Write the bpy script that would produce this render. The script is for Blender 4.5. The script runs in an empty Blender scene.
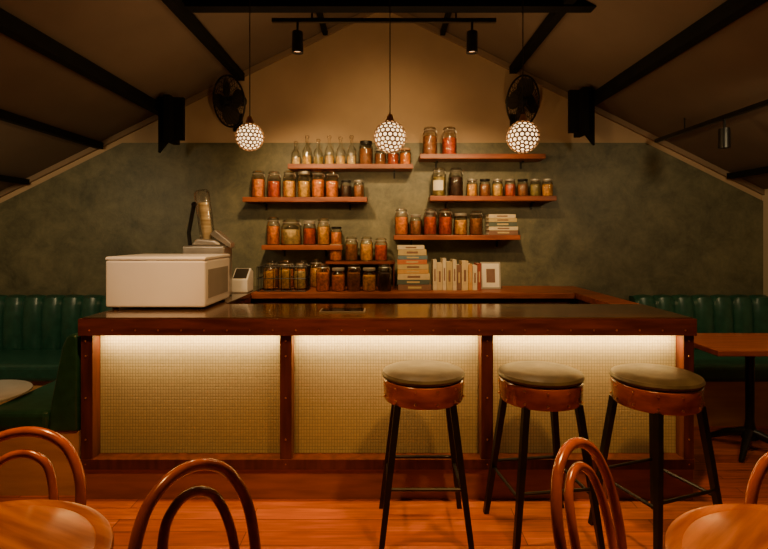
import bpy, bmesh, math, random
from mathutils import Vector, Matrix
random.seed(7)
S = bpy.context.scene
COL = S.collection
rad = math.radians

# ------------------------------------------------------------------ materials
def new_mat(name):
    m = bpy.data.materials.new(name); m.use_nodes = True
    nt = m.node_tree; b = nt.nodes.get("Principled BSDF")
    return m, nt, b

def coords(nt, scale=(1,1,1)):
    tc = nt.nodes.new("ShaderNodeTexCoord"); mp = nt.nodes.new("ShaderNodeMapping")
    mp.inputs["Scale"].default_value = scale
    nt.links.new(tc.outputs["Object"], mp.inputs["Vector"])
    return mp.outputs["Vector"]

def noisy(name, c1, c2, scale=5, rough=0.5, metal=0.0, stretch=(1,1,1), bump=0.0, detail=4, lo=0.35, hi=0.65, spec=None, coat=0, dist=0.0, nrough=0.5):
    m, nt, b = new_mat(name)
    v = coords(nt, stretch)
    n = nt.nodes.new("ShaderNodeTexNoise"); n.inputs["Scale"].default_value = scale; n.inputs["Detail"].default_value = detail
    n.inputs["Distortion"].default_value = dist; n.inputs["Roughness"].default_value = nrough
    nt.links.new(v, n.inputs["Vector"])
    r = nt.nodes.new("ShaderNodeValToRGB")
    r.color_ramp.elements[0].color = (*c1, 1); r.color_ramp.elements[1].color = (*c2, 1)
    r.color_ramp.elements[0].position = lo; r.color_ramp.elements[1].position = hi
    nt.links.new(n.outputs["Fac"], r.inputs["Fac"])
    nt.links.new(r.outputs["Color"], b.inputs["Base Color"])
    b.inputs["Roughness"].default_value = rough; b.inputs["Metallic"].default_value = metal
    if spec is not None: b.inputs["Specular IOR Level"].default_value = spec
    if coat: b.inputs["Coat Weight"].default_value = coat; b.inputs["Coat Roughness"].default_value = 0.12
    if bump:
        bp = nt.nodes.new("ShaderNodeBump"); bp.inputs["Strength"].default_value = bump; bp.inputs["Distance"].default_value = 0.01
        nt.links.new(n.outputs["Fac"], bp.inputs["Height"]); nt.links.new(bp.outputs["Normal"], b.inputs["Normal"])
    return m

def emis(name, col, st):
    m, nt, b = new_mat(name)
    b.inputs["Base Color"].default_value = (*col, 1)
    b.inputs["Emission Color"].default_value = (*col, 1); b.inputs["Emission Strength"].default_value = st
    return m

M = {}
M['green'] = noisy('green_plaster', (0.060,0.060,0.036), (0.190,0.170,0.095), 4.5, 0.5, bump=0.45, detail=15, lo=0.34, hi=0.70, dist=0.3, nrough=0.76)
M['beige'] = noisy('beige_plaster', (0.38,0.26,0.155), (0.45,0.31,0.185), 2.0, 0.8)
M['ceil'] = noisy('ceiling_board', (0.12,0.084,0.060), (0.15,0.106,0.075), 1.5, 0.85)
M['fascia'] = noisy('fascia_board', (0.20,0.13,0.08), (0.24,0.16,0.10), 1.5, 0.8)
M['dim'] = noisy('brown_plaster', (0.10,0.06,0.035), (0.13,0.08,0.045), 1.5, 0.85)
M['pale'] = noisy('pale_plaster', (0.55,0.45,0.32), (0.62,0.5,0.36), 2.0, 0.8)
M['black'] = noisy('black_steel', (0.006,0.006,0.006), (0.014,0.012,0.011), 12, 0.4, metal=0.3)
M['beam'] = noisy('black_beam_paint', (0.002,0.002,0.002), (0.004,0.004,0.004), 6, 0.85, spec=0.2)
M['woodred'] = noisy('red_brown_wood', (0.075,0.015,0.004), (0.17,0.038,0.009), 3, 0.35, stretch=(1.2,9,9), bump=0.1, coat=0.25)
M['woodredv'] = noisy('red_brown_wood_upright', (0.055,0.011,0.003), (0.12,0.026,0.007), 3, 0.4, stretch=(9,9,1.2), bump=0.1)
M['shelf'] = noisy('shelf_wood', (0.16,0.034,0.009), (0.30,0.072,0.016), 3, 0.45, stretch=(1.2,9,9), bump=0.1)
M['kick'] = noisy('kick_board_wood', (0.22,0.072,0.018), (0.32,0.11,0.027), 3, 0.5, stretch=(1.2,9,9))
M['top'] = noisy('dark_counter_lacquer', (0.040,0.018,0.007), (0.095,0.042,0.014), 2, 0.16, stretch=(1,7,7), coat=0.5)
M['table'] = noisy('table_wood', (0.28,0.075,0.013), (0.60,0.21,0.035), 3, 0.3, stretch=(1,10,10), coat=0.2, detail=6)
M['tablered'] = noisy('red_table_wood', (0.26,0.055,0.016), (0.42,0.10,0.026), 3, 0.3, stretch=(1,8,8), coat=0.3)
M['bent'] = noisy('bentwood', (0.24,0.050,0.009), (0.42,0.10,0.018), 4, 0.22, stretch=(5,5,2), coat=0.5)
M['tan'] = noisy('tan_plywood', (0.45,0.25,0.10), (0.58,0.34,0.14), 3, 0.5, stretch=(1,6,6))
M['leather'] = noisy('green_leather', (0.012,0.062,0.042), (0.020,0.090,0.060), 20, 0.34, bump=0.08)
M['cushion'] = noisy('taupe_leather', (0.060,0.050,0.033), (0.095,0.080,0.052), 18, 0.42, bump=0.08)
M['copper'] = noisy('cognac_band', (0.20,0.036,0.009), (0.55,0.15,0.03), 5, 0.24, stretch=(1,1,3), coat=0.5)
M['rivet'] = noisy('brass_rivet', (0.5,0.25,0.08), (0.7,0.38,0.14), 8, 0.3, metal=1.0)
M['white'] = noisy('white_enamel', (0.82,0.75,0.66), (0.87,0.80,0.71), 3, 0.35)
M['greyp'] = noisy('grey_plastic', (0.3,0.27,0.22), (0.36,0.32,0.27), 4, 0.4)
M['darkgrey'] = noisy('dark_grey_plastic', (0.03,0.025,0.02), (0.05,0.04,0.03), 4, 0.4)
M['metal'] = noisy('brushed_steel', (0.45,0.41,0.35), (0.6,0.55,0.48), 10, 0.35, metal=0.7)
M['cork'] = noisy('cork', (0.30,0.16,0.07), (0.45,0.26,0.12), 30, 0.8)
M['paper'] = noisy('paper', (0.7,0.62,0.48), (0.8,0.72,0.58), 10, 0.8)
M['blackglass'] = noisy('black_glass', (0.006,0.006,0.006), (0.01,0.01,0.01), 3, 0.08)
M['pale_top'] = noisy('pale_stone', (0.55,0.52,0.48), (0.65,0.61,0.56), 8, 0.3)
M['straw'] = noisy('pale_paper_cups', (0.50,0.34,0.15), (0.90,0.74,0.46), 3, 0.5, stretch=(1,1,16))

def floor_mat():
    m, nt, b = new_mat('timber_floor')
    v = coords(nt)
    br = nt.nodes.new("ShaderNodeTexBrick")
    br.inputs["Scale"].default_value = 1.0; br.inputs["Brick Width"].default_value = 1.3; br.inputs["Row Height"].default_value = 0.105
    br.inputs["Mortar Size"].default_value = 0.0022; br.inputs["Mortar Smooth"].default_value = 0.2
    br.inputs["Color1"].default_value = (0.28,0.060,0.010,1); br.inputs["Color2"].default_value = (0.48,0.125,0.020,1)
    br.inputs["Mortar"].default_value = (0.05,0.012,0.004,1)
    nt.links.new(v, br.inputs["Vector"])
    v2 = coords(nt, (1.5, 18, 1))
    n = nt.nodes.new("ShaderNodeTexNoise"); n.inputs["Scale"].default_value = 3; n.inputs["Detail"].default_value = 6
    nt.links.new(v2, n.inputs["Vector"])
    mx = nt.nodes.new("ShaderNodeMix"); mx.data_type = 'RGBA'; mx.blend_type = 'OVERLAY'; mx.inputs["Factor"].default_value = 0.8
    nt.links.new(br.outputs["Color"], mx.inputs["A"]); nt.links.new(n.outputs["Fac"], mx.inputs["B"])
    nt.links.new(mx.outputs["Result"], b.inputs["Base Color"])
    b.inputs["Roughness"].default_value = 0.30
    return m
M['floor'] = floor_mat()

def panel_mat():
    m, nt, b = new_mat('textured_mesh_panel')
    tc = nt.nodes.new("ShaderNodeTexCoord")
    sep = nt.nodes.new("ShaderNodeSeparateXYZ"); nt.links.new(tc.outputs["Object"], sep.inputs[0])
    cmb = nt.nodes.new("ShaderNodeCombineXYZ")
    nt.links.new(sep.outputs["X"], cmb.inputs["X"]); nt.links.new(sep.outputs["Z"], cmb.inputs["Y"])
    br = nt.nodes.new("ShaderNodeTexBrick"); br.inputs["Scale"].default_value = 1; br.offset = 0.0
    br.inputs["Brick Width"].default_value = 0.0150; br.inputs["Row Height"].default_value = 0.0180
    br.inputs["Mortar Size"].default_value = 0.0028; br.inputs["Mortar Smooth"].default_value = 1.0
    br.inputs["Color1"].default_value = (0.32,0.275,0.165,1); br.inputs["Color2"].default_value = (0.36,0.305,0.18,1)
    br.inputs["Mortar"].default_value = (0.20,0.165,0.092,1)
    nt.links.new(cmb.outputs[0], br.inputs["Vector"])
    nt.links.new(br.outputs["Color"], b.inputs["Base Color"])
    bp = nt.nodes.new("ShaderNodeBump"); bp.inputs["Strength"].default_value = 0.35; bp.inputs["Distance"].default_value = 0.003; bp.invert = True
    nt.links.new(br.outputs["Fac"], bp.inputs["Height"]); nt.links.new(bp.outputs["Normal"], b.inputs["Normal"])
    b.inputs["Roughness"].default_value = 0.42
    return m
M['panel'] = panel_mat()
M['bulb'] = emis('globe_inner_glow', (1.0,0.70,0.36), 3.0)
M['lattice'] = noisy('cream_bronze_lattice_shade', (0.36,0.22,0.10), (0.46,0.29,0.14), 10, 0.5)
M['led'] = emis('led_strip', (1.0,0.70,0.30), 9)
M['lens'] = emis('spot_lens', (1.0,0.6,0.3), 0.8)

def glass_mat(name, tint):
    m = bpy.data.materials.new(name); m.use_nodes = True; nt = m.node_tree
    nt.nodes.clear()
    o = nt.nodes.new("ShaderNodeOutputMaterial"); t = nt.nodes.new("ShaderNodeBsdfTransparent"); g = nt.nodes.new("ShaderNodeBsdfGlossy")
    t.inputs["Color"].default_value = (*tint,1); g.inputs["Roughness"].default_value = 0.08
    lw = nt.nodes.new("ShaderNodeLayerWeight"); lw.inputs["Blend"].default_value = 0.25
    mp = nt.nodes.new("ShaderNodeMath"); mp.operation = 'MULTIPLY_ADD'; mp.inputs[1].default_value = 0.7; mp.inputs[2].default_value = 0.05
    mx = nt.nodes.new("ShaderNodeMixShader")
    nt.links.new(lw.outputs["Fresnel"], mp.inputs[0]); nt.links.new(mp.outputs[0], mx.inputs[0])
    nt.links.new(t.outputs[0], mx.inputs[1]); nt.links.new(g.outputs[0], mx.inputs[2]); nt.links.new(mx.outputs[0], o.inputs[0])
    return m
M['glass'] = glass_mat('clear_glass', (0.95,0.93,0.88))
def content(name, c):
    return noisy(name, tuple(x*0.45 for x in c), c, 45, 0.5, bump=0.3, detail=3)
CONT = {
 'orange': ((0.88,0.26,0.015),'orange preserve'), 'amber': ((0.90,0.43,0.04),'amber fruit syrup'),
 'red': ((0.58,0.085,0.010),'dark red preserve'), 'brown': ((0.32,0.11,0.022),'brown spice'),
 'dark': ((0.05,0.02,0.012),'dark tea'), 'cream': ((0.80,0.58,0.26),'pale dried slices'),
 'gold': ((0.72,0.42,0.07),'golden grains'), 'olive': ((0.32,0.25,0.07),'olive-coloured herbs')}
for k,(c,_) in CONT.items(): M['c_'+k] = content('contents_'+k, c)
BOOKC = [(0.5,0.14,0.04),(0.6,0.44,0.22),(0.08,0.1,0.08),(0.62,0.5,0.32),(0.3,0.05,0.03),(0.6,0.3,0.06),(0.12,0.18,0.2),(0.65,0.54,0.36),(0.2,0.1,0.06),(0.5,0.36,0.15)]
BOOKN = ['brick-red','sand','dark green','cream','maroon','ochre','slate-blue','off-white','brown','mustard']
for i,c in enumerate(BOOKC): M['book%d'%i] = noisy('book_cloth_'+BOOKN[i].replace(' ','_').replace('-','_'), tuple(x*0.85 for x in c), c, 30, 0.6)

# ------------------------------------------------------------------ mesh builder
class MB:
    def __init__(s): s.v=[]; s.f=[]; s.mi=[]; s.cur=0
    def add(s, vs, fs):
        o=len(s.v); s.v+= [tuple(v) for v in vs]; s.f += [tuple(i+o for i in f) for f in fs]; s.mi += [s.cur]*len(fs); return s
    def box(s,x0,x1,y0,y1,z0,z1):
        vs=[(x,y,z) for x in (x0,x1) for y in (y0,y1) for z in (z0,z1)]
        return s.add(vs,[(0,1,3,2),(4,6,7,5),(0,4,5,1),(2,3,7,6),(0,2,6,4),(1,5,7,3)])
    def prism(s, pts, axis, a, b):
        n=len(pts)
        def mk(p,t):
            return (t,p[0],p[1]) if axis=='x' else ((p[0],t,p[1]) if axis=='y' else (p[0],p[1],t))
        vs=[mk(p,a) for p in pts]+[mk(p,b) for p in pts]
        fs=[tuple(range(n)),tuple(range(2*n-1,n-1,-1))]+[(i,(i+1)%n+0,(i+1)%n+n,i+n) for i in range(n)]
        return s.add(vs,fs)
    def lathe(s, prof, n=32, c=(0,0,0)):
        vs=[];fs=[]
        m=len(prof)
        for (r,z) in prof:
            for i in range(n):
                a=2*math.pi*i/n; vs.append((c[0]+max(r,1e-4)*math.cos(a), c[1]+max(r,1e-4)*math.sin(a), c[2]+z))
        for j in range(m-1):
            for i in range(n):
                k=(i+1)%n; fs.append((j*n+i,j*n+k,(j+1)*n+k,(j+1)*n+i))
        return s.add(vs,fs)
    def tube(s, pts, r, n=10, closed=False):
        P=[Vector(p) for p in pts]; m=len(P); vs=[];fs=[]
        R = r if isinstance(r,(list,tuple)) else [r]*m
        up=None
        for i,p in enumerate(P):
            a=P[(i-1)%m] if (closed or i>0) else P[i]; b=P[(i+1)%m] if (closed or i<m-1) else P[i]
            t=(b-a).normalized()
            if up is None:
                up = Vector((0,0,1)) if abs(t.z)<0.9 else Vector((0,1,0))
            u=(up-t*up.dot(t)).normalized(); w=t.cross(u); up=u
            for k in range(n):
                an=2*math.pi*(k+0.5)/n; vs.append(p+(u*math.cos(an)+w*math.sin(an))*R[i])
        rng = m if closed else m-1
        for j in range(rng):
            for k in range(n):
                l=(k+1)%n; j2=(j+1)%m
                fs.append((j*n+k,j*n+l,j2*n+l,j2*n+k))
        if not closed:
            fs.append(tuple(range(n-1,-1,-1))); fs.append(tuple((m-1)*n+k for k in range(n)))
        return s.add(vs,fs)
    def ball(s,c,r,n=12,sz=1.0):
        m=max(4,n//2); return s.lathe([(r*math.sin(math.pi*i/m), -r*sz*math.cos(math.pi*i/m)) for i in range(m+1)],n,c)
    def mesh(s,name,mats,smooth=True):
        me=bpy.data.meshes.new(name); me.from_pydata(s.v,[],s.f)
        if not isinstance(mats,(list,tuple)): mats=[mats]
        for m in mats: me.materials.append(m)
        if len(mats)>1:
            for p,i in zip(me.polygons,s.mi): p.material_index=i
        bm=bmesh.new(); bm.from_mesh(me); bmesh.ops.remove_doubles(bm,verts=bm.verts,dist=1e-5); bmesh.ops.recalc_face_normals(bm,faces=bm.faces); bm.to_mesh(me); bm.free()
        if smooth:
            for p in me.polygons: p.use_smooth=True
            me.set_sharp_from_angle(angle=rad(38))
        return me

def catmull(pts, sub=8):
    P=[Vector(p) for p in pts]; P=[P[0]*2-P[1]]+P+[P[-1]*2-P[-2]]; out=[]
    for i in range(1,len(P)-2):
        for k in range(sub):
            t=k/sub; a,b,c,d=P[i-1],P[i],P[i+1],P[i+2]
            out.append(0.5*((2*b)+(c-a)*t+(2*a-5*b+4*c-d)*t*t+(3*b-a-3*c+d)*t**3))
    out.append(P[-2]); return out

def put(name, me, loc=(0,0,0), rot=(0,0,0), parent=None, bevel=0, label=None):
    o=bpy.data.objects.new(name, me); COL.objects.link(o); o.location=loc; o.rotation_euler=rot
    if parent: o.parent=parent
    if bevel:
        b=o.modifiers.new('bevel','BEVEL'); b.width=bevel; b.segments=3; b.limit_method='ANGLE'; b.angle_limit=rad(35)
    if label: o['label']=label
    return o
def thing(name, label, cat, loc=(0,0,0), rz=0, parts=(), me=None, group=None, rot=None, bevel=0):
    o=put(name, me, loc, rot if rot else (0,0,rz), bevel=bevel)
    if me is None: o.empty_display_size=0.1
    o['label']=label; o['category']=cat
    if group: o['group']=group
    for p in parts:
        c=put(p[0],p[1],parent=o,**(p[2] if len(p)>2 else {}))
        for q in (p[3] if len(p)>3 else ()):
            put(q[0],q[1],parent=c,**(q[2] if len(q)>2 else {}))
    return o
def struct(name, me):
    o=put(name, me); o['kind']='structure'; return o

# ------------------------------------------------------------------ room
WY=4.40; XL=-3.35; XR=3.25; RZ=3.40; SL=0.495; YB=-1.2
def roof(x): return RZ-SL*abs(x)
m=MB(); m.box(XL-0.1,XR+0.1,YB-0.1,WY+0.1,-0.1,0); struct('floor', m.mesh('floor',M['floor'],False))
GT=2.19; off=0.10
xg=(RZ-off-GT)/SL
low=[(XL,0),(XR,0),(XR,roof(XR)-off),(xg,GT),(-xg,GT),(XL,roof(XL)-off)]
up=[(XL,roof(XL)-off),(-xg,GT),(xg,GT),(XR,roof(XR)-off),(XR,roof(XR)+0.02),(0,RZ+0.02),(XL,roof(XL)+0.02)]
m=MB(); m.cur=0; m.prism(low,'y',WY-0.012,WY+0.1)
m.cur=1; m.prism(up,'y',WY,WY+0.1)
struct('wall_back', m.mesh('wall_back',[M['green'],M['beige']],False))
m=MB(); m.box(XL-0.1,XL,YB,WY,0,roof(XL)+0.02); struct('wall_left', m.mesh('wall_left',M['pale'],False))
m=MB(); m.box(XR,XR+0.1,YB,WY,0,roof(XR)+0.02); struct('wall_right', m.mesh('wall_right',M['pale'],False))
m=MB(); m.prism([(XL,0),(XR,0),(XR,roof(XR)),(0,RZ),(XL,roof(XL))],'y',YB-0.1,YB); struct('wall_front', m.mesh('wall_front',M['dim'],False))
m=MB(); m.prism([(XL-0.1,roof(XL-0.1)),(0,RZ),(XR+0.1,roof(XR+0.1)),(XR+0.1,roof(XR)+0.1),(0,RZ+0.12),(XL-0.1,roof(XL)+0.1)],'y',YB-0.1,WY+0.1)
struct('ceiling', m.mesh('ceiling',M['ceil'],False))
for i,sx in enumerate((-1,1)):
    xe = XL if sx<0 else XR
    m=MB(); m.prism([(0.0,RZ-0.005),(xe,roof(xe)-0.005),(xe,roof(xe)-0.05),(0.0,RZ-0.055)],'y',WY-0.03,WY)
    struct('trim_%d'%(i+1), m.mesh('trim',M['fascia'],False))
for x,w,h in ((-2.42,0.05,0.07),(-1.84,0.07,0.10),(-1.22,0.06,0.08),(-0.5,0.04,0.05),(0.5,0.04,0.05),(1.10,0.06,0.08),(1.70,0.07,0.10),(2.95,0.05,0.06),(-3.05,0.05,0.06)):
    m=MB(); zt=roof(x)
    m.box(-w/2,w/2,0,WY-0.03-YB-0.02,-h,-SL*w/2-0.002)
    thing('ceiling_beam','black painted steel beam running along the sloped ceiling','beam',loc=(x,YB+0.02,zt),me=m.mesh('ceiling_beam',M['beam'],False),group='black roof beams')
for sx,x in ((-1,-1.70),(1,1.58)):
    m=MB(); zt=roof(x)
    m.prism([(sx*0.10,-0.50),(sx*0.02,-0.40),(-sx*0.10,-0.40),(-sx*0.10,-0.06),(sx*0.10,-0.06)],'y',-0.02,0.02)
    m.box(-0.025,0.025,-0.10,0.10,-0.42,-0.06)
    thing('roof_bracket','black steel bracket plate hanging from the roof beam','bracket',loc=(x,4.10,zt),me=m.mesh('roof_bracket',M['beam'],False),group='roof brackets')
m=MB(); m.prism([(-1.27,2.765),(1.27,2.765),(1.10,2.85),(-1.10,2.85)],'y',-0.045,0.045)
thing('collar_tie','black horizontal timber tie between the sloped ceilings','beam',loc=(0,3.10,0),me=m.mesh('collar_tie',M['beam'],False))

def spot_parts():
    a=MB(); a.tube([(0,0,0),(0,0,-0.07)],0.008,8); a.tube([(-0.03,0,-0.07),(0.03,0,-0.07)],0.006,8)
    h=MB(); h.lathe([(0,-0.06),(0.034,-0.06),(0.036,-0.19),(0.030,-0.19),(0.028,-0.17)],20)
    l=MB(); l.lathe([(0,-0.175),(0.028,-0.175)],20)
    return a.mesh('arm',M['black']),h.mesh('lamp_head',M['black']),l.mesh('lamp_lens',M['lens'])
SA,SH,SLn=spot_parts()
def spot(x,y,z):
    thing('track_spotlight','small black cylinder spotlight hanging from a track','spotlight',loc=(x,y,z),parts=[('arm',SA),('lamp_head',SH),('lamp_lens',SLn)],group='track spotlights')
def rod(h):
    r=MB(); r.tube([(0,0,0),(0,0,h)],0.006,6); return r.mesh('hanging_rod',M['black'])
m=MB(); m.box(-0.70,0.70,-0.012,0.012,-0.012,0.012)
hr=rod(roof(0.45)-2.74-0.012)
thing('light_track','black lighting track hung on thin rods','light track',loc=(0,3.2,2.74),parts=[('rail',m.mesh('rail',M['black'],False)),('hanging_rod',hr,dict(loc=(-0.45,0,0.012))),('hanging_rod',hr,dict(loc=(0.45,0,0.012)))])
spot(-0.54,3.2,2.728); spot(0.55,3.2,2.728)
zt=roof(2.26)-0.10
m=MB(); m.box(-0.015,0.015,-1.3,1.3,-0.014,0.014)
hr=rod(0.084)
thing('light_track','black lighting track under the sloped ceiling','light track',loc=(2.26,2.95,zt),parts=[('rail',m.mesh('rail',M['black'],False)),('hanging_rod',hr,dict(loc=(0,-0.9,0.014))),('hanging_rod',hr,dict(loc=(0,0.9,0.014)))])
spot(2.26,3.4,zt-0.014)

# ------------------------------------------------------------------ bar counter
CT=0.965; CX0=-1.605; CX1=1.641; CY=2.685
m=MB(); 
m.box(CX0+0.012,CX1-0.012,CY+0.012,3.23,CT-0.035,CT)
m.box(CX0+0.012,-1.0,3.2301,4.38,CT-0.035,CT)
top=m.mesh('worktop_surface',M['top'],False)
e=MB(); e.box(CX0,CX1,CY,CY+0.05,0.872,CT-0.006); e.box(CX0,CX0+0.05,CY+0.05,4.38,0.872,CT-0.006); e.box(CX1-0.05,CX1,CY+0.05,3.23,0.872,CT-0.006)
e.box(-1.05,-1.0,3.235,3.84,0.872,CT-0.036); e.box(-1.0,CX1-0.05,3.18,3.22,0.872,CT-0.036)
e.cur=1
for i in range(27):
    x=CX0+0.06+i*(CX1-CX0-0.12)/26; e.ball((x,CY-0.001,0.90),0.005,8)
edge=e.mesh('edge_trim',[M['woodred'],M['rivet']],True)
thing('worktop','dark glossy lacquered bar worktop with riveted red-brown wooden edge','worktop',parts=[('worktop_surface',top,dict(bevel=0.004)),('edge_trim',edge)])
body=MB(); body.box(CX0+0.03,CX1-0.03,2.80,3.15,0,0.87); body.box(CX0+0.03,-1.03,3.1501,4.36,0,0.87)
frame=MB()
for a,b_ in ((CX0+0.004,-1.54),(-0.55,-0.488),(0.514,0.577),(1.584,CX1-0.004)): frame.box(a,b_,2.705,2.80,0.215,0.871)
frame.box(CX0+0.004,CX1-0.004,2.70,2.80,0.163,0.215); 
frame.cur=1
for x in (-1.575,-0.519,0.545,1.61):
    for z in (0.19,0.32,0.54,0.76,0.84): frame.ball((x,2.702,z),0.005,8)
fr=frame.mesh('frame',[M['woodredv'],M['rivet']],True)
kick=MB(); kick.box(CX0+0.004,CX1-0.004,2.712,2.80,0.0,0.163)
parts=[('body',body.mesh('body',M['woodredv'],False)),('frame',fr),('kick_board',kick.mesh('kick_board',M['kick'],False),dict(label='brown timber kick board'))]
for a,b_ in ((-1.54,-0.55),(-0.488,0.514),(0.577,1.584)):
    p=MB(); p.box(a+0.002,b_-0.002,2.778,2.798,0.216,0.87)
    parts.append(('front_panel',p.mesh('front_panel',M['panel'],False),dict(label='gold-green textured mesh panel lit from above')))
    l=MB(); l.box(a+0.01,b_-0.01,2.748,2.758,0.860,0.869)
    parts.append(('light_strip',l.mesh('light_strip',M['led'],False),dict(label='warm glowing strip light')))
thing('bar_counter','red-brown wooden bar with three backlit textured panels','bar counter',parts=parts)
for (a,b_) in ((-1.54,-0.55),(-0.488,0.514),(0.577,1.584)):
    L=bpy.data.lights.new('strip_light','AREA'); L.shape='RECTANGLE'; L.size=(b_-a)-0.03; L.size_y=0.025; L.energy=7.5; L.color=(1.0,0.64,0.25)
    o=bpy.data.objects.new('strip_light',L); COL.objects.link(o); o.location=((a+b_)/2,2.728,0.856); o.rotation_euler=(rad(30),0,0)

b=MB(); b.box(-0.99,1.42,3.90,4.38,0.0,CT-0.045)
bt=MB(); bt.box(-0.998,1.438,3.85,4.385,CT-0.045,CT)
drs=[]
for i in range(4):
    d=MB(); x0=-0.97+i*0.595; d.box(x0,x0+0.58,3.885,3.8995,0.08,0.88)
    k=MB(); k.tube([(x0+0.27,3.87,0.82),(x0+0.31,3.87,0.82)],0.006,8)
    drs.append(('door',d.mesh('door',M['woodred'],False),dict(bevel=0.003),[('handle',k.mesh('handle',M['metal']))]))
thing('back_bar_cabinet','low red-brown wooden back bar cabinet under the shelves','cabinet',parts=[('body',b.mesh('body',M['woodredv'],False))]+drs)
thing('back_bar_worktop','red-brown wooden worktop of the back bar carrying jars and books','worktop',me=bt.mesh('back_bar_worktop',M['shelf'],False),bevel=0.005)
g=MB(); g.box(1.445,1.63,3.24,4.38,CT-0.045,CT-0.002)
g2=MB(); g2.box(1.47,1.60,3.26,4.36,0,CT-0.046)
thing('bar_side_return','red-brown wooden side return closing the bar','counter',parts=[('worktop',g.mesh('worktop',M['shelf'],False),dict(bevel=0.004)),('body',g2.mesh('body',M['woodredv'],False))])

# ------------------------------------------------------------------ wall shelves
SHELVES={'A':(-0.787,0.238,1.982),'B':(-1.156,-0.139,1.711),'C':(-1.0,-0.344,1.318),'D':(0.295,1.32,2.064),'E':(0.377,1.41,1.72),'F':(0.082,1.115,1.40)}
for k,(a,b_,z) in SHELVES.items():
    m=MB(); m.box(a,b_,4.18,4.387,z-0.04,z)
    br=MB(); br.box(-0.008,0.008,4.30,4.387,-0.050,-0.041); br.box(-0.008,0.008,4.377,4.387,-0.10,-0.050)
    bm_=br.mesh('bracket',M['black'],False)
    thing('wall_shelf','red-brown wooden wall shelf holding glass jars' if k!='F' else 'red-brown wooden wall shelf with jars and stacked books','shelf',parts=[('board',m.mesh('board',M['shelf'],False),dict(bevel=0.003)),('bracket',bm_,dict(loc=(a+0.15,0,z))),('bracket',bm_,dict(loc=(b_-0.15,0,z)))],group='wall shelves')

# ------------------------------------------------------------------ jars
cache={}
def jar_meshes(kind,r,h,cont,fill,lid):
    key=(kind,r,h,cont,fill,lid)
    if key in cache: return cache[key]
    nk=r*0.80; 
    g=MB(); g.lathe([(0,0.001),(r*0.92,0.001),(r,0.012),(r,h*0.70),(r*0.97,h*0.76),(nk,h*0.82),(nk,h*0.88)],24)
    c=MB(); ci=r-0.005; ft=0.006+h*0.72*fill
    c.lathe([(0,0.006),(ci*0.92,0.006),(ci,0.016),(ci,ft-0.006),(ci*0.9,ft),(0,ft)],24)
    l=MB()
    if lid=='clip':
        l.lathe([(0,h*0.89),(nk*1.05,h*0.89),(nk*1.08,h*0.92),(nk*0.95,h*0.975),(nk*0.6,h),(0,h)],24)
        w=MB(); w.tube([(nk*1.06*math.cos(a),nk*1.06*math.sin(a),h*0.87) for a in [2*math.pi*i/20 for i in range(20)]],0.0025,6,closed=True)
        w.tube([(nk*1.06,-0.01,h*0.87),(nk*1.22,-0.008,h*0.78),(nk*1.22,0.008,h*0.78),(nk*1.06,0.01,h*0.87)],0.002,6)
        w=w.mesh('wire_clip',M['metal'])
        lm=l.mesh('lid',M['glass'])
    else:
        l.lathe([(0,h*0.88),(nk*1.1,h*0.88),(nk*1.12,h*0.89),(nk*1.12,h*0.985),(nk*1.05,h),(0,h)],24)
        lm=l.mesh('lid',M['metal'] if lid=='metal' else (M['cork'] if lid=='cork' else M['black'])); w=None
    cache[key]=(g.mesh('glass_body',M['glass']),c.mesh('contents',M['c_'+cont]),lm,w)
    return cache[key]
def lab_mesh(r,z0,z1,mat):
    m=MB(); n=10; vs=[];fs=[]
    for i in range(n+1):
        a=-math.pi/2-0.75+1.5*i/n; vs+= [((r+0.001)*math.cos(a),(r+0.001)*math.sin(a),z0),((r+0.001)*math.cos(a),(r+0.001)*math.sin(a),z1)]
    for i in range(n): fs.append((2*i,2*i+2,2*i+3,2*i+1))
    m.add(vs,fs); return m.mesh('paper_label',mat)
LIDT={'clip':'clip-top','metal':'metal-lidded','cork':'cork-lidded','black':'black-lidded'}
def jar(x,y,z,r,h,cont,where,group,lid='clip',fill=0.9,lab=None):
    gm,cm,lm,w=jar_meshes('j',r,h,cont,fill,lid)
    parts=[('glass_body',gm),('contents',cm),('lid',lm)]
    if w: parts.append(('wire_clip',w))
    if lab: parts.append(('paper_label',lab_mesh(r,h*0.2,h*0.55,M[lab])))
    size='tall' if h>0.2 else 'small'
    thing('glass_jar','%s %s jar of %s on %s'%(size,LIDT[lid],CONT[cont][1],where),'jar',loc=(x,y,z+0.0005),rz=random.uniform(-0.3,0.3),parts=parts,group=group)

def bottle(x,y,z,r,h,tint,where,group):
    key=('b',r,h,tint)
    if key not in cache:
        g=MB(); g.lathe([(0,0.001),(r,0.001),(r,h*0.45),(r*0.85,h*0.55),(r*0.35,h*0.68),(r*0.32,h*0.86),(r*0.42,h*0.88)],20)
        c=MB(); c.lathe([(0,0.004),(r-0.004,0.004),(r-0.004,h*0.3),(0,h*0.3)],20)
        s=MB(); s.lathe([(r*0.3,h*0.87),(r*0.35,h*0.9),(r*0.5,h*0.94),(r*0.35,h*0.99),(0,h)],16)
        cache[key]=(g.mesh('glass_body',M['glass']),c.mesh('contents',M['c_'+tint]),s.mesh('stopper',M['glass']))
    a,b_,c=cache[key]
    thing('glass_decanter','slim clear glass bottle with stopper on '+where,'bottle',loc=(x,y,z+0.0005),parts=[('glass_body',a),('contents',b_),('stopper',c)],group=group)

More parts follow.
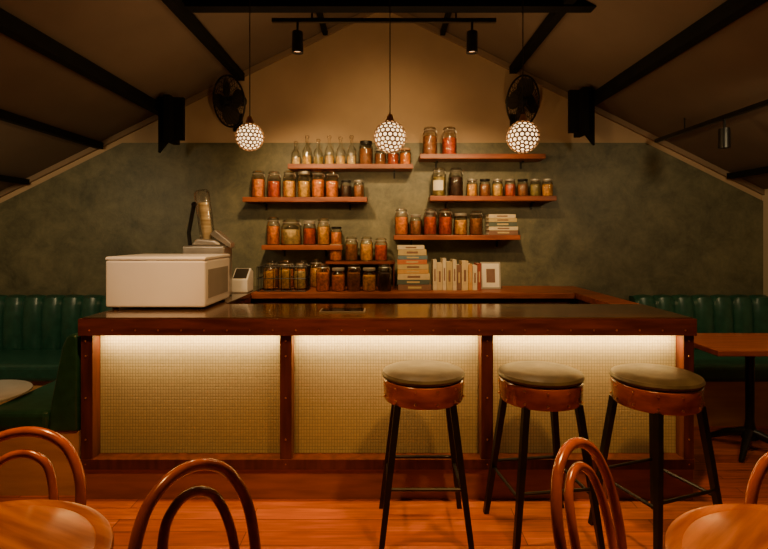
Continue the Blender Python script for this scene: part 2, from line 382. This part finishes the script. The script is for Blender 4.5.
YJ=4.275
zA=SHELVES['A'][2]; W='upper wall shelf'; G='bottles on the upper shelf'
for x,h,t in ((-0.735,0.20,'cream'),(-0.642,0.25,'gold'),(-0.549,0.22,'olive'),(-0.456,0.25,'gold'),(-0.363,0.24,'gold'),(-0.27,0.25,'cream')): bottle(x,YJ,zA,0.041,h,t,W,G)
jar(-0.15,YJ,zA,0.058,0.20,'brown',W,'jars on the upper shelf','black')
jar(-0.03,YJ,zA,0.048,0.13,'brown',W,'jars on the upper shelf','metal')
jar(0.075,YJ,zA,0.048,0.13,'red',W,'jars on the upper shelf','cork'); jar(0.178,YJ,zA,0.048,0.14,'orange',W,'jars on the upper shelf','cork')
W='middle wall shelf'; G='jars on the middle shelf'
for x,c,h in ((-1.05,'orange',0.225),(-0.917,'red',0.22),(-0.79,'amber',0.225),(-0.667,'gold',0.22),(-0.55,'orange',0.225),(-0.433,'orange',0.22)):
    jar(x,YJ,SHELVES['B'][2],0.056,h,c,W,G,'clip' if c!='gold' else 'metal',fill=random.uniform(0.8,0.98))
jar(-0.317,YJ,SHELVES['B'][2],0.046,0.145,'dark',W,G,'black'); jar(-0.21,YJ,SHELVES['B'][2],0.046,0.145,'brown',W,G,'metal')
W='lower wall shelf'; G='jars on the lower shelf'
zC=SHELVES['C'][2]
jar(-0.925,YJ,zC,0.056,0.23,'orange',W,G,'clip'); jar(-0.775,YJ,zC,0.085,0.21,'cream',W,G,'clip',fill=0.8); jar(-0.622,YJ,zC,0.055,0.20,'red',W,G,'metal')
jar(-0.505,YJ,zC,0.054,0.22,'amber',W,G,'clip'); jar(-0.398,YJ,zC,0.048,0.15,'orange',W,G,'black')
W='top wall shelf'; G='jars on the top shelf'
jar(0.383,YJ,SHELVES['D'][2],0.062,0.235,'brown',W,G,'clip'); jar(0.545,YJ,SHELVES['D'][2],0.062,0.235,'red',W,G,'clip',fill=0.8)
W='middle wall shelf'; G='jars on the long middle shelf'
zE=SHELVES['E'][2]
jar(0.458,YJ,zE,0.060,0.24,'olive',W,G,'clip',lab='paper'); jar(0.60,YJ,zE,0.060,0.24,'dark',W,G,'clip')
for i,(x,c) in enumerate(((0.735,'amber'),(0.842,'brown'),(0.948,'gold'),(1.053,'red'),(1.158,'brown'),(1.263,'olive'),(1.363,'amber'))):
    jar(x,YJ,zE,0.047,0.145,c,W,G,('metal','black','metal')[i%3])
W='lower wall shelf'; G='jars beside the stacked books'
zF=SHELVES['F'][2]
for x,c,h,r in ((0.145,'orange',0.22,0.056),(0.265,'brown',0.17,0.050),(0.385,'red',0.22,0.056),(0.512,'red',0.22,0.058),(0.64,'amber',0.18,0.056),(0.768,'brown',0.20,0.056)):
    jar(x,YJ,zF,r,h,c,W,G,'clip' if h>0.19 else 'metal')
W='the back bar'; G='jars on the back bar'
for i,(x,c) in enumerate(((-0.475,'orange'),(-0.355,'orange'),(-0.235,'brown'),(-0.115,'amber'),(0.005,'dark'))):
    jar(x,3.98,CT,0.054,0.18 if i%2 else 0.21,c,W,G,'metal' if i%2 else 'clip')
for x,c,h in ((-0.90,'amber',0.20),(-0.78,'gold',0.22),(-0.66,'cream',0.20)):
    jar(x,4.03,CT+0.012,0.05,h,c,'wire rack','jars in the wire rack','clip')
for x,c,h in ((-0.935,'brown',0.22),(-0.81,'orange',0.22),(-0.69,'orange',0.22),(-0.57,'amber',0.23)):
    jar(x,4.30,CT,0.052,h,c,W,G,'clip')
m2=MB(); m2.box(-0.47,0.09,4.12,4.383,0,0.02); 
for x in (-0.46,0.08): m2.box(x-0.005,x+0.005,4.14,4.38,-0.20,0)
thing('wooden_riser','small dark wooden riser holding jars on the back bar','riser shelf',me=None,loc=(0,0,CT+0.201),parts=[('frame',m2.mesh('frame',M['woodred'],False))])
for x,c,h in ((-0.40,'orange',0.14),(-0.27,'brown',0.20),(-0.145,'amber',0.20),(-0.025,'red',0.19)):
    jar(x,4.25,CT+0.221,0.054,h,c,'wooden riser','jars on the riser','clip' if h>0.18 else 'cork')
for x,c in ((-0.37,'gold'),(-0.25,'cream'),(-0.13,'brown'),(-0.01,'red')):
    jar(x,4.25,CT,0.048,0.165,c,'back bar below riser','jars under the riser','metal')
m=MB(); x0,x1,y0,y1,z0,z1=-0.975,-0.60,3.93,4.13,0.004,0.19
for z in (z0,0.10,z1): m.tube([(x0,y0,z),(x1,y0,z),(x1,y1,z),(x0,y1,z)],0.004,6,closed=True)
for i in range(7):
    x=x0+(x1-x0)*i/6
    m.tube([(x,y0,z0),(x,y0,z1)],0.003,6); m.tube([(x,y1,z0),(x,y1,z1)],0.003,6); m.tube([(x,y0,z0),(x,y1,z0)],0.003,6)
for i in range(1,4):
    y=y0+(y1-y0)*i/4
    for x in (x0,x1): m.tube([(x,y,z0),(x,y,z1)],0.003,6)
thing('wire_rack','black wire rack standing on the back bar around jars','rack',loc=(0,0,CT),me=m.mesh('wire_rack',M['black']))

# ------------------------------------------------------------------ books
def book_parts(t,h,d,ci):
    c=MB(); c.box(-t/2,-t/2+0.003,0,d,0,h); c.box(t/2-0.003,t/2,0,d,0,h); c.box(-t/2+0.003,t/2-0.003,0,0.003,0,h)
    p=MB(); p.box(-t/2+0.0032,t/2-0.0032,0.0032,d-0.004,0.004,h-0.004)
    b=MB(); b.box(-t*0.18,t*0.18,-0.0008,-0.0001,h*0.3,h*0.7)
    return [('cover',c.mesh('cover',M['book%d'%ci],False)),('pages',p.mesh('pages',M['paper'],False)),('spine_label',b.mesh('spine_label',M['book%d'%(8 if ci in (1,3,7,9) else 9)],False))]
x=0.385
for i,(t,h,ci) in enumerate(((0.03,0.24,3),(0.04,0.215,1),(0.028,0.25,7),(0.045,0.225,9),(0.03,0.24,3),(0.035,0.20,8),(0.05,0.23,1),(0.03,0.205,5),(0.035,0.195,7),(0.028,0.21,4))):
    thing('book','upright %s hardback book standing on the back bar'%BOOKN[ci],'book',loc=(x+t/2,4.02,CT+0.001),parts=book_parts(t,h,0.16,ci),group='upright books on the back bar'); x+=t+0.003
z=CT+0.001
for i,(t,ci,w) in enumerate(((0.045,8,0.26),(0.035,2,0.25),(0.045,1,0.25),(0.03,5,0.24),(0.04,9,0.24),(0.035,0,0.23),(0.03,6,0.23),(0.045,9,0.22),(0.03,3,0.21))):
    thing('book','%s hardback book lying flat in a stack'%BOOKN[ci],'book',loc=(0.10+random.uniform(0,0.012),4.0,z+t/2+0.001),rot=(0,rad(90),0),parts=book_parts(t,w,0.17,ci),group='stacked books on the back bar'); z+=t+0.002
z=zF+0.001
for i,(t,ci,w) in enumerate(((0.035,8,0.24),(0.03,3,0.24),(0.035,2,0.23),(0.03,9,0.23),(0.03,3,0.22))):
    thing('book','%s book lying flat on the wall shelf'%BOOKN[ci],'book',loc=(0.86,4.20,z+t/2+0.001),rot=(0,rad(90),0),parts=book_parts(t,w,0.16,ci),group='stacked books on the wall shelf'); z+=t+0.002
f=MB(); f.box(-0.08,0.08,-0.006,0.006,0,0.215); pz=MB(); pz.box(-0.068,0.068,-0.0075,-0.0062,0.012,0.203)
pr=MB(); pr.box(-0.035,0.035,-0.009,-0.0078,0.05,0.16)
thing('picture_frame','small cream framed card leaning on the back bar','picture frame',loc=(0.86,4.12,CT+0.002),rot=(rad(-8),0,0),parts=[('frame',f.mesh('frame',M['greyp'],False)),('card',pz.mesh('card',M['paper'],False)),('picture',pr.mesh('picture',M['book8'],False))])

# ------------------------------------------------------------------ pendants: pierced lattice globe round a glowing inner ball
def lattice_mesh(r):
    bm=bmesh.new(); bmesh.ops.create_icosphere(bm,subdivisions=3,radius=r)
    bm.verts.ensure_lookup_table(); bm.faces.ensure_lookup_table(); bm.faces.index_update()
    cen=[f.calc_center_median().normalized()*r for f in bm.faces]; vs=[]; fs=[]
    for v in bm.verts:
        nrm=v.co.normalized(); ref=nrm.orthogonal().normalized(); w=nrm.cross(ref)
        L=sorted([f.index for f in v.link_faces], key=lambda i: math.atan2((cen[i]-v.co).dot(w),(cen[i]-v.co).dot(ref)))
        c0=sum((cen[i] for i in L),Vector())/len(L); n=len(L); o=len(vs)
        for i in L: vs.append(cen[i])
        for i in L: vs.append(((c0+(cen[i]-c0)*0.64)).normalized()*r)
        for k in range(n):
            l=(k+1)%n; fs.append((o+k,o+l,o+n+l,o+n+k))
    bm.free()
    me=bpy.data.meshes.new('lamp_shade'); me.from_pydata([tuple(v) for v in vs],[],fs)
    b2=bmesh.new(); b2.from_mesh(me); bmesh.ops.remove_doubles(b2,verts=b2.verts,dist=1e-5); bmesh.ops.recalc_face_normals(b2,faces=b2.faces); b2.to_mesh(me); b2.free()
    me.materials.append(M['lattice']); return me
def pendant(x,y,z,r,lab):
    g=MB(); g.ball((0,0,0),r*0.90,36)
    cap=MB(); cap.lathe([(0.0,r+0.035),(0.012,r+0.035),(0.02,r+0.01),(0.028,r-0.008)],16)
    ht=roof(x)-z
    c=MB(); c.tube([(0,0,r+0.03),(0,0,ht-0.02)],0.003,6)
    ro=MB(); ro.lathe([(0,ht-0.03),(0.05,ht-0.03),(0.055,ht-0.01),(0.0,ht-0.001)],20)
    o=thing('pendant_lamp',lab,'pendant lamp',loc=(x,y,z),parts=[('inner_globe',g.mesh('inner_globe',M['bulb']),dict(label='glowing frosted inner globe')),('cap',cap.mesh('cap',M['rivet'])),('cable',c.mesh('cable',M['black'])),('ceiling_rose',ro.mesh('ceiling_rose',M['black']))],group='globe pendants over the bar')
    sh=put('lamp_shade',lattice_mesh(r),parent=o,label='cream-bronze pierced lattice globe shade')
    so=sh.modifiers.new('solid','SOLIDIFY'); so.thickness=0.002
for x,r in ((-0.76,0.080),(0.034,0.093),(0.787,0.093)):
    pendant(x,2.90,1.955,r,'warm glowing lattice globe hanging over the bar')
    L=bpy.data.lights.new('pendant_glow','POINT'); L.energy=10; L.color=(1.0,0.62,0.25); L.shadow_soft_size=0.04
    o=bpy.data.objects.new('pendant_glow',L); COL.objects.link(o); o.location=(x,3.08,1.955)

# ------------------------------------------------------------------ wall fans
def fan(x,z,rz):
    R=0.2
    cage=MB()
    def prof(t,s): return s*0.055*math.sqrt(max(0,1-t**2.2))
    for s in (-1,1):
        for k in range(28):
            a=2*math.pi*k/28
            cage.tube([(R*t*math.cos(a),prof(t,s),R*t*math.sin(a)) for t in (0.2,0.5,0.75,0.92,1.0)],0.002,4)
        for t in (0.2,0.6):
            cage.tube([(R*t*math.cos(a),prof(t,s),R*t*math.sin(a)) for a in [2*math.pi*i/28 for i in range(28)]],0.002,4,closed=True)
    cage.tube([(R*math.cos(a),0,R*math.sin(a)) for a in [2*math.pi*i/36 for i in range(36)]],0.008,8,closed=True)
    hub=MB(); hub.tube([(0,-0.065,0),(0,-0.03,0),(0,0.05,0),(0,0.15,0)],[0.034,0.036,0.045,0.04],20)
    head=thing('wall_fan','black caged oscillating fan mounted high on the wall','fan',loc=(x,4.12,z),rz=0,group='wall fans')
    h=put('fan_head',hub.mesh('fan_head',M['black']),(0,0,0),(rad(12),0,rz),parent=head)
    put('cage',cage.mesh('cage',M['black']),parent=h)
    for k in range(4):
        vs=[];fs=[]
        for i in range(6):
            t=0.03+0.15*i/5; wdt=0.03+0.05*math.sin(math.pi*min(1,(i+0.6)/6))
            for j in (-1,1):
                a=k*math.pi/2; lx=t; lz=j*wdt; ly=j*0.022
                for off_ in (0.0015,-0.0015):
                    vs.append((lx*math.cos(a)-lz*math.sin(a), ly+off_, lx*math.sin(a)+lz*math.cos(a)))
        for i in range(5):
            b0=i*4;b1=b0+4
            fs+=[(b0,b0+2,b1+2,b1),(b0+1,b1+1,b1+3,b0+3),(b0,b1,b1+1,b0+1),(b0+2,b0+3,b1+3,b1+2)]
        fs+=[(0,1,3,2),(20,22,23,21)]
        bl=MB(); bl.add(vs,fs); put('blade',bl.mesh('blade',M['darkgrey']),parent=h,label='dark grey fan blade')
    br=MB(); br.tube([(0.0,0.09,0.0),(0,0.17,-0.05),(0,0.2,-0.12),(0,0.262,-0.12)],0.014,10); br.box(-0.04,0.04,0.262,0.279,-0.19,-0.04)
    put('bracket',br.mesh('bracket',M['black']),parent=head)
fan(-1.25,2.475,rad(-38)); fan(1.12,2.475,rad(38))

# ------------------------------------------------------------------ banquettes
def channel_back(x0,x1,y_front,y_back,z0,z1,pitch):
    m=MB(); n=max(1,round((x1-x0)/pitch)); st=8
    xs=[]; ds=[]
    for i in range(n):
        for k in range(st):
            t=k/st; xs.append(x0+(x1-x0)*(i+t)/n); ds.append(abs(math.sin(math.pi*t))**0.6*0.036)
    xs.append(x1); ds.append(0)
    prof=[(0.00,0.0),(0.15,0.012),(0.6,0.01),(0.86,0.0),(0.96,-0.02),(1.0,-0.055)]
    vs=[];fs=[]
    for x,d in zip(xs,ds):
        for (t,o_) in prof: vs.append((x,y_front-d*(1 if t<0.99 else 0.4)-o_,z0+(z1-z0)*t+d*0.4*(1 if t>0.9 else 0)))
        vs.append((x,y_back,z1-0.005)); vs.append((x,y_back,z0))
    c=len(prof)+2
    for i in range(len(xs)-1):
        for j in range(c): k=(j+1)%c; fs.append((i*c+j,(i+1)*c+j,(i+1)*c+k,i*c+k))
    fs.append(tuple(range(c))); fs.append(tuple((len(xs)-1)*c+j for j in range(c)))
    m.add(vs,fs); return m
def banquette(x0,x1,lab):
    bk=channel_back(x0,x1,4.27,4.386,0.40,0.885,0.16)
    seat=MB(); seat.box(x0,x1,3.70,4.230,0.33,0.46)
    pl=MB(); pl.box(x0+0.01,x1-0.01,3.75,4.38,0,0.329)
    thing('banquette',lab,'banquette bench',parts=[('backrest',bk.mesh('backrest',M['leather'])),('seat',seat.mesh('seat',M['leather'],False),dict(bevel=0.035)),('base',pl.mesh('base',M['tan'],False),dict(label='tan timber plinth'))])
banquette(XL+0.012,-1.72,'long channel-tufted dark green leather banquette against the plaster wall')
banquette(2.10,XR-0.012,'channel-tufted dark green leather banquette behind a small wooden table')

bk=MB(); bk.prism([(-1.64,0.345),(-1.64,0.84),(-1.65,0.862),(-1.675,0.868),(-1.70,0.855),(-1.725,0.80),(-1.755,0.65),(-1.785,0.50),(-1.80,0.345)],'y',2.74,3.62)
st=MB(); st.box(-2.16,-1.80,2.74,3.62,0.345,0.455)
pl=MB(); pl.box(-2.16,-1.64,2.75,3.61,0,0.344)
thing('banquette','short green leather bench on plywood plinth beside the bar end','banquette bench',parts=[('backrest',bk.mesh('backrest',M['leather']),dict(bevel=0.012)),('seat',st.mesh('seat',M['leather'],False),dict(bevel=0.03)),('base',pl.mesh('base',M['tan'],False),dict(label='tan plywood plinth'))])
t=MB(); t.lathe([(0,-0.022),(0.25,-0.022),(0.27,-0.014),(0.27,-0.004),(0.262,0),(0,0)],40)
l=MB(); l.tube([(0,0,-0.022),(0,0,-0.45)],0.025,14); 
b_=MB(); b_.lathe([(0,-0.475),(0.17,-0.475),(0.17,-0.465),(0.03,-0.445),(0,-0.445)],28)
thing('side_table','low round pale-topped side table beside the green bench','table',loc=(-2.37,2.98,0.485),parts=[('table_top',t.mesh('table_top',M['pale_top'])),('pedestal',l.mesh('pedestal',M['black'])),('base',b_.mesh('base',M['black']))])

def feet(r):
    out=[]
    for k in range(4):
        ft=MB(); a=math.pi/4+k*math.pi/2; c_,s_=math.cos(a),math.sin(a)
        ft.tube([(0.02*c_,0.02*s_,0.12),(0.45*r*c_,0.45*r*s_,0.09),(0.8*r*c_,0.8*r*s_,0.04),(r*c_,r*s_,0.014)],[0.03,0.024,0.018,0.014],10)
        out.append(('foot',ft.mesh('foot',M['black'])))
    return out
t=MB(); t.box(-0.39,0.39,-0.28,0.28,0.675,0.71)
p=MB(); p.lathe([(0.05,0.08),(0.032,0.14),(0.026,0.2),(0.026,0.6),(0.04,0.64),(0.06,0.66),(0,0.66)],20); p.box(-0.2,0.2,-0.03,0.03,0.66,0.674)
thing('bistro_table','red-brown square table on black cast pedestal by the banquette','table',loc=(2.38,3.33,0),parts=[('table_top',t.mesh('table_top',M['tablered'],False),dict(bevel=0.006)),('pedestal',p.mesh('pedestal',M['black']))]+feet(0.27))

def round_table(x,y,rz,lab):
    t=MB(); t.lathe([(0,0.722),(0.285,0.722),(0.298,0.728),(0.30,0.738),(0.297,0.746),(0.285,0.75),(0.27,0.75),(0.266,0.747),(0.262,0.75),(0,0.75)],64)
    p=MB(); p.lathe([(0.05,0.08),(0.032,0.13),(0.026,0.2),(0.026,0.62),(0.05,0.69),(0.12,0.715),(0.12,0.7215),(0,0.7215)],24)
    thing('round_table',lab,'table',loc=(x,y,0),rz=rad(rz),parts=[('table_top',t.mesh('table_top',M['table'])),('pedestal',p.mesh('pedestal',M['black']))]+feet(0.2),group='round wooden cafe tables')
round_table(-0.85,0.97,-25,'round orange-brown wooden cafe table with a bentwood chair')
round_table(0.86,0.95,39,'round orange-brown wooden cafe table with two bentwood chairs')

# ------------------------------------------------------------------ bentwood chairs
def sym(pts): return pts+[(-p[0],p[1],p[2]) for p in reversed(pts[:-1])]
oh=MB(); oh.tube(catmull(sym([(-0.20,-0.23,0.0),(-0.178,-0.20,0.25),(-0.165,-0.19,0.45),(-0.172,-0.205,0.57),(-0.165,-0.23,0.68),(-0.125,-0.252,0.765),(-0.067,-0.265,0.807),(0,-0.27,0.820)]),8),0.0145,12)
ih=MB(); ih.tube(catmull(sym([(-0.085,-0.175,0.455),(-0.102,-0.20,0.56),(-0.098,-0.222,0.65),(-0.076,-0.242,0.72),(-0.040,-0.252,0.752),(0,-0.255,0.762)]),8),0.0122,12)
se=MB(); se.lathe([(0,0.44),(0.172,0.435),(0.186,0.44),(0.19,0.455),(0.186,0.47),(0.172,0.475),(0.162,0.468),(0,0.462)],48)
fl=MB(); fl.tube([(0,0,0.0),(0,0,0.437)],[0.012,0.017],12)
rg=MB(); rg.tube([(0.152*math.cos(a),0.152*math.sin(a)-0.01,0.27) for a in [2*math.pi*i/40 for i in range(40)]],0.009,8,closed=True)
CH=dict(o=oh.mesh('backrest',M['bent']),i=ih.mesh('inner_hoop',M['bent']),s=se.mesh('seat',M['bent']),l=fl.mesh('leg',M['bent']),r=rg.mesh('leg_ring',M['bent']))
def chair(x,y,th,lab):
    thing('bentwood_chair',lab,'chair',loc=(x,y,0),rz=rad(th),parts=[('backrest',CH['o'],{}, [('inner_hoop',CH['i'])]),('seat',CH['s']),('leg',CH['l'],dict(loc=(-0.12,0.12,0))),('leg',CH['l'],dict(loc=(0.12,0.12,0))),('leg_ring',CH['r'])],group='bentwood chairs at the round tables')
chair(-0.262,1.13,239,'glossy orange-brown bentwood chair standing free with looped back')
chair(0.710,1.226,226,'glossy bentwood chair with tall looped back facing a round table')
chair(-1.01,1.245,191,'bentwood chair tucked behind a round table near the green bench')
chair(1.125,1.13,174,'bentwood chair tucked behind a round table near the stools')

# ------------------------------------------------------------------ stools
cu=MB(); cu.lathe([(0,0.728),(0.182,0.728),(0.194,0.734),(0.197,0.744),(0.191,0.756),(0.17,0.765),(0.12,0.770),(0,0.773)],48)
bd=MB(); bd.lathe([(0.165,0.628),(0.184,0.628),(0.187,0.633),(0.192,0.722),(0.188,0.727),(0.0,0.727)],48)
bd.lathe([(0,0.632),(0.165,0.628)],48)
bd.cur=1
for k in range(12):
    a=2*math.pi*(k+0.5)/12
    for z in (0.648,0.706): bd.ball((0.1895*math.cos(a),0.1895*math.sin(a),z),0.006,8)
BD=bd.mesh('seat_band',[M['copper'],M['rivet']]); CU=cu.mesh('cushion',M['cushion'])
legm=[]
for sx,sy in ((-1,-1),(1,-1),(1,1),(-1,1)):
    l=MB(); l.tube([(sx*0.125,sy*0.125,0.631),(sx*0.152,sy*0.15,0.40),(sx*0.20,sy*0.190,0.0)],[0.021,0.020,0.017],4); legm.append(('leg',l.mesh('leg',M['black'],False)))
fr=MB(); q=0.168
for z,(a,b_) in ((0.27,((-q,-q),(q,-q))),(0.27,((-q,q),(q,q))),(0.24,((-q,-q),(-q,q))),(0.24,((q,-q),(q,q)))):
    fr.tube([(a[0],a[1],z),(b_[0],b_[1],z)],0.008,8)
FR=fr.mesh('footrest',M['black'])
for x,y,r in ((0.187,2.44,0),(0.738,2.42,8),(1.258,2.37,20)):
    thing('bar_stool','round bar stool with taupe cushion, riveted cognac band, black legs','bar stool',loc=(x,y,0),rz=rad(r),parts=[('cushion',CU,dict(label='taupe leather cushion')),('seat_band',BD,dict(label='cognac-red band')),('footrest',FR)]+legm,group='bar stools in front of the bar')

# ------------------------------------------------------------------ appliances on the counter
m=MB(); m.box(-0.29,0.29,-0.24,0.24,0.012,0.285)
lid=MB(); lid.prism([(-0.24,0.287),(0.24,0.287),(0.24,0.308),(-0.23,0.308),(-0.24,0.300)],'x',-0.292,0.292)
vents=MB(); vents.box(0.2902,0.2925,-0.19,0.19,0.06,0.23)
ftm=MB(); ftm.lathe([(0,0.0),(0.018,0.0),(0.018,0.012),(0,0.012)],12); ftm=ftm.mesh('foot',M['black'])
thing('countertop_chiller','white enamel countertop cooler box with thin lid','appliance',loc=(-1.33,3.215,CT+0.001),parts=[('body',m.mesh('body',M['white'],False),dict(bevel=0.012)),('lid',lid.mesh('lid',M['white'],False),dict(bevel=0.008)),('side_panel',vents.mesh('side_panel',M['greyp'],False),dict(label='grey side panel'))]+[('foot',ftm,dict(loc=(a,b2,0))) for a in (-0.25,0.25) for b2 in (-0.2,0.2)])
m=MB(); m.box(-0.14,0.15,-0.10,0.10,0.0,0.36); m.prism([(-0.09,0.36),(0.12,0.36),(0.08,0.40),(-0.05,0.41)],'y',-0.08,0.08)
tb=MB(); tb.tube([(0.004,0,0.40),(-0.014,0,0.55),(-0.030,0,0.66)],[0.032,0.034,0.036],20)
tg=MB(); tg.tube([(0.006,0,0.39),(-0.014,0,0.55),(-0.040,0,0.735),(-0.043,0,0.75)],[0.050,0.053,0.053,0.040],20)
lv=MB(); lv.tube([(-0.12,0,0.36),(-0.13,0,0.45),(-0.095,0,0.64)],0.014,10); lv.ball((-0.093,0,0.65),0.02,12)
ch=MB(); ch.prism([(0.03,0.44),(0.18,0.34),(0.18,0.38),(0.07,0.47)],'y',-0.05,0.05)
thing('drinks_press','steel press machine with clear tube of cups and black lever','appliance',loc=(-1.25,3.62,CT+0.001),parts=[('body',m.mesh('body',M['metal'],False),dict(bevel=0.015)),('feed_tube',tg.mesh('feed_tube',M['glass']),dict(label='clear feed tube'),[('tube_contents',tb.mesh('tube_contents',M['straw']))]),('lever',lv.mesh('lever',M['black'])),('chute',ch.mesh('chute',M['metal'],False),dict(bevel=0.006))])
m=MB(); m.prism([(-0.09,0),(0.09,0),(0.09,0.15),(0.02,0.18),(-0.09,0.10)],'x',-0.06,0.06)
sc=MB(); sc.add([(-0.05,-0.083,0.108),(0.05,-0.083,0.108),(0.05,0.010,0.1765),(-0.05,0.010,0.1765)],[(0,1,2,3)])
thing('receipt_printer','small white receipt printer on the bar worktop','printer',loc=(-1.085,3.93,CT+0.001),parts=[('body',m.mesh('body',M['white'],False),dict(bevel=0.008)),('screen',sc.mesh('screen',M['darkgrey'],False))])
m=MB(); m.box(-0.128,0.128,-0.07,0.07,0,0.006); 
m2=MB(); m2.box(-0.12,0.12,-0.062,0.062,0.0061,0.0075)
thing('service_tray','flat black glass tray lying on the worktop','tray',loc=(-0.235,2.93,CT+0.001),parts=[('rim',m.mesh('rim',M['metal'],False)),('inlay',m2.mesh('inlay',M['blackglass'],False))])

# ------------------------------------------------------------------ lights
def spotl(loc,target,energy,col,ang=60,blend=0.8,size=0.05):
    L=bpy.data.lights.new('spot_lamp','SPOT'); L.energy=energy; L.color=col; L.spot_size=rad(ang); L.spot_blend=blend; L.shadow_soft_size=size
    o=bpy.data.objects.new('spot_lamp',L); COL.objects.link(o); o.location=loc
    o.rotation_euler=(Vector(target)-Vector(loc)).to_track_quat('-Z','Y').to_euler(); return o
warm=(1.0,0.64,0.27); oran=(1.0,0.46,0.12)
spotl((-0.56,2.95,2.52),(-0.62,4.35,1.45),150,warm,68,1.0)
spotl((0.53,2.95,2.52),(0.62,4.35,1.45),150,warm,68,1.0)
spotl((0,3.0,2.3),(0.0,4.4,2.25),36,(1.0,0.64,0.25),62,1.0,0.1)  # unseen fill added for the glow on the beige gable, not a fitting
spotl((2.26,3.4,2.0),(2.4,3.45,0.6),36,(1.0,0.5,0.17),90)
spotl((-0.9,1.6,2.7),(-0.85,1.0,0.7),125,oran,60,size=0.08)
spotl((0.9,1.6,2.7),(0.86,1.0,0.7),125,oran,60,size=0.08)
spotl((0.7,1.6,2.8),(0.7,2.4,0.3),205,oran,74,size=0.08)
spotl((-0.9,1.6,2.8),(-0.9,2.5,0.3),170,oran,70,size=0.08)
spotl((-1.3,1.9,2.4),(-1.33,3.2,1.1),75,(1.0,0.68,0.38),35,size=0.1)  # added spot to brighten the white cooler box, no fitting there
spotl((-2.5,2.3,1.95),(-2.7,4.3,0.9),58,(1.0,0.74,0.38),100,size=0.1)
spotl((2.2,2.2,2.1),(2.6,4.3,1.0),46,(1.0,0.74,0.38),100,size=0.1)
w=bpy.data.worlds.new('World'); S.world=w; w.use_nodes=True
w.node_tree.nodes['Background'].inputs[0].default_value=(1.0,0.55,0.3,1); w.node_tree.nodes['Background'].inputs[1].default_value=0.02

# ------------------------------------------------------------------ camera
c=bpy.data.cameras.new('Camera'); c.lens=24; c.sensor_width=36; c.shift_y=-39.5/768; c.clip_start=0.05
o=bpy.data.objects.new('Camera',c); COL.objects.link(o); o.location=(0,0,1.4); o.rotation_euler=(rad(90),0,0); S.camera=o
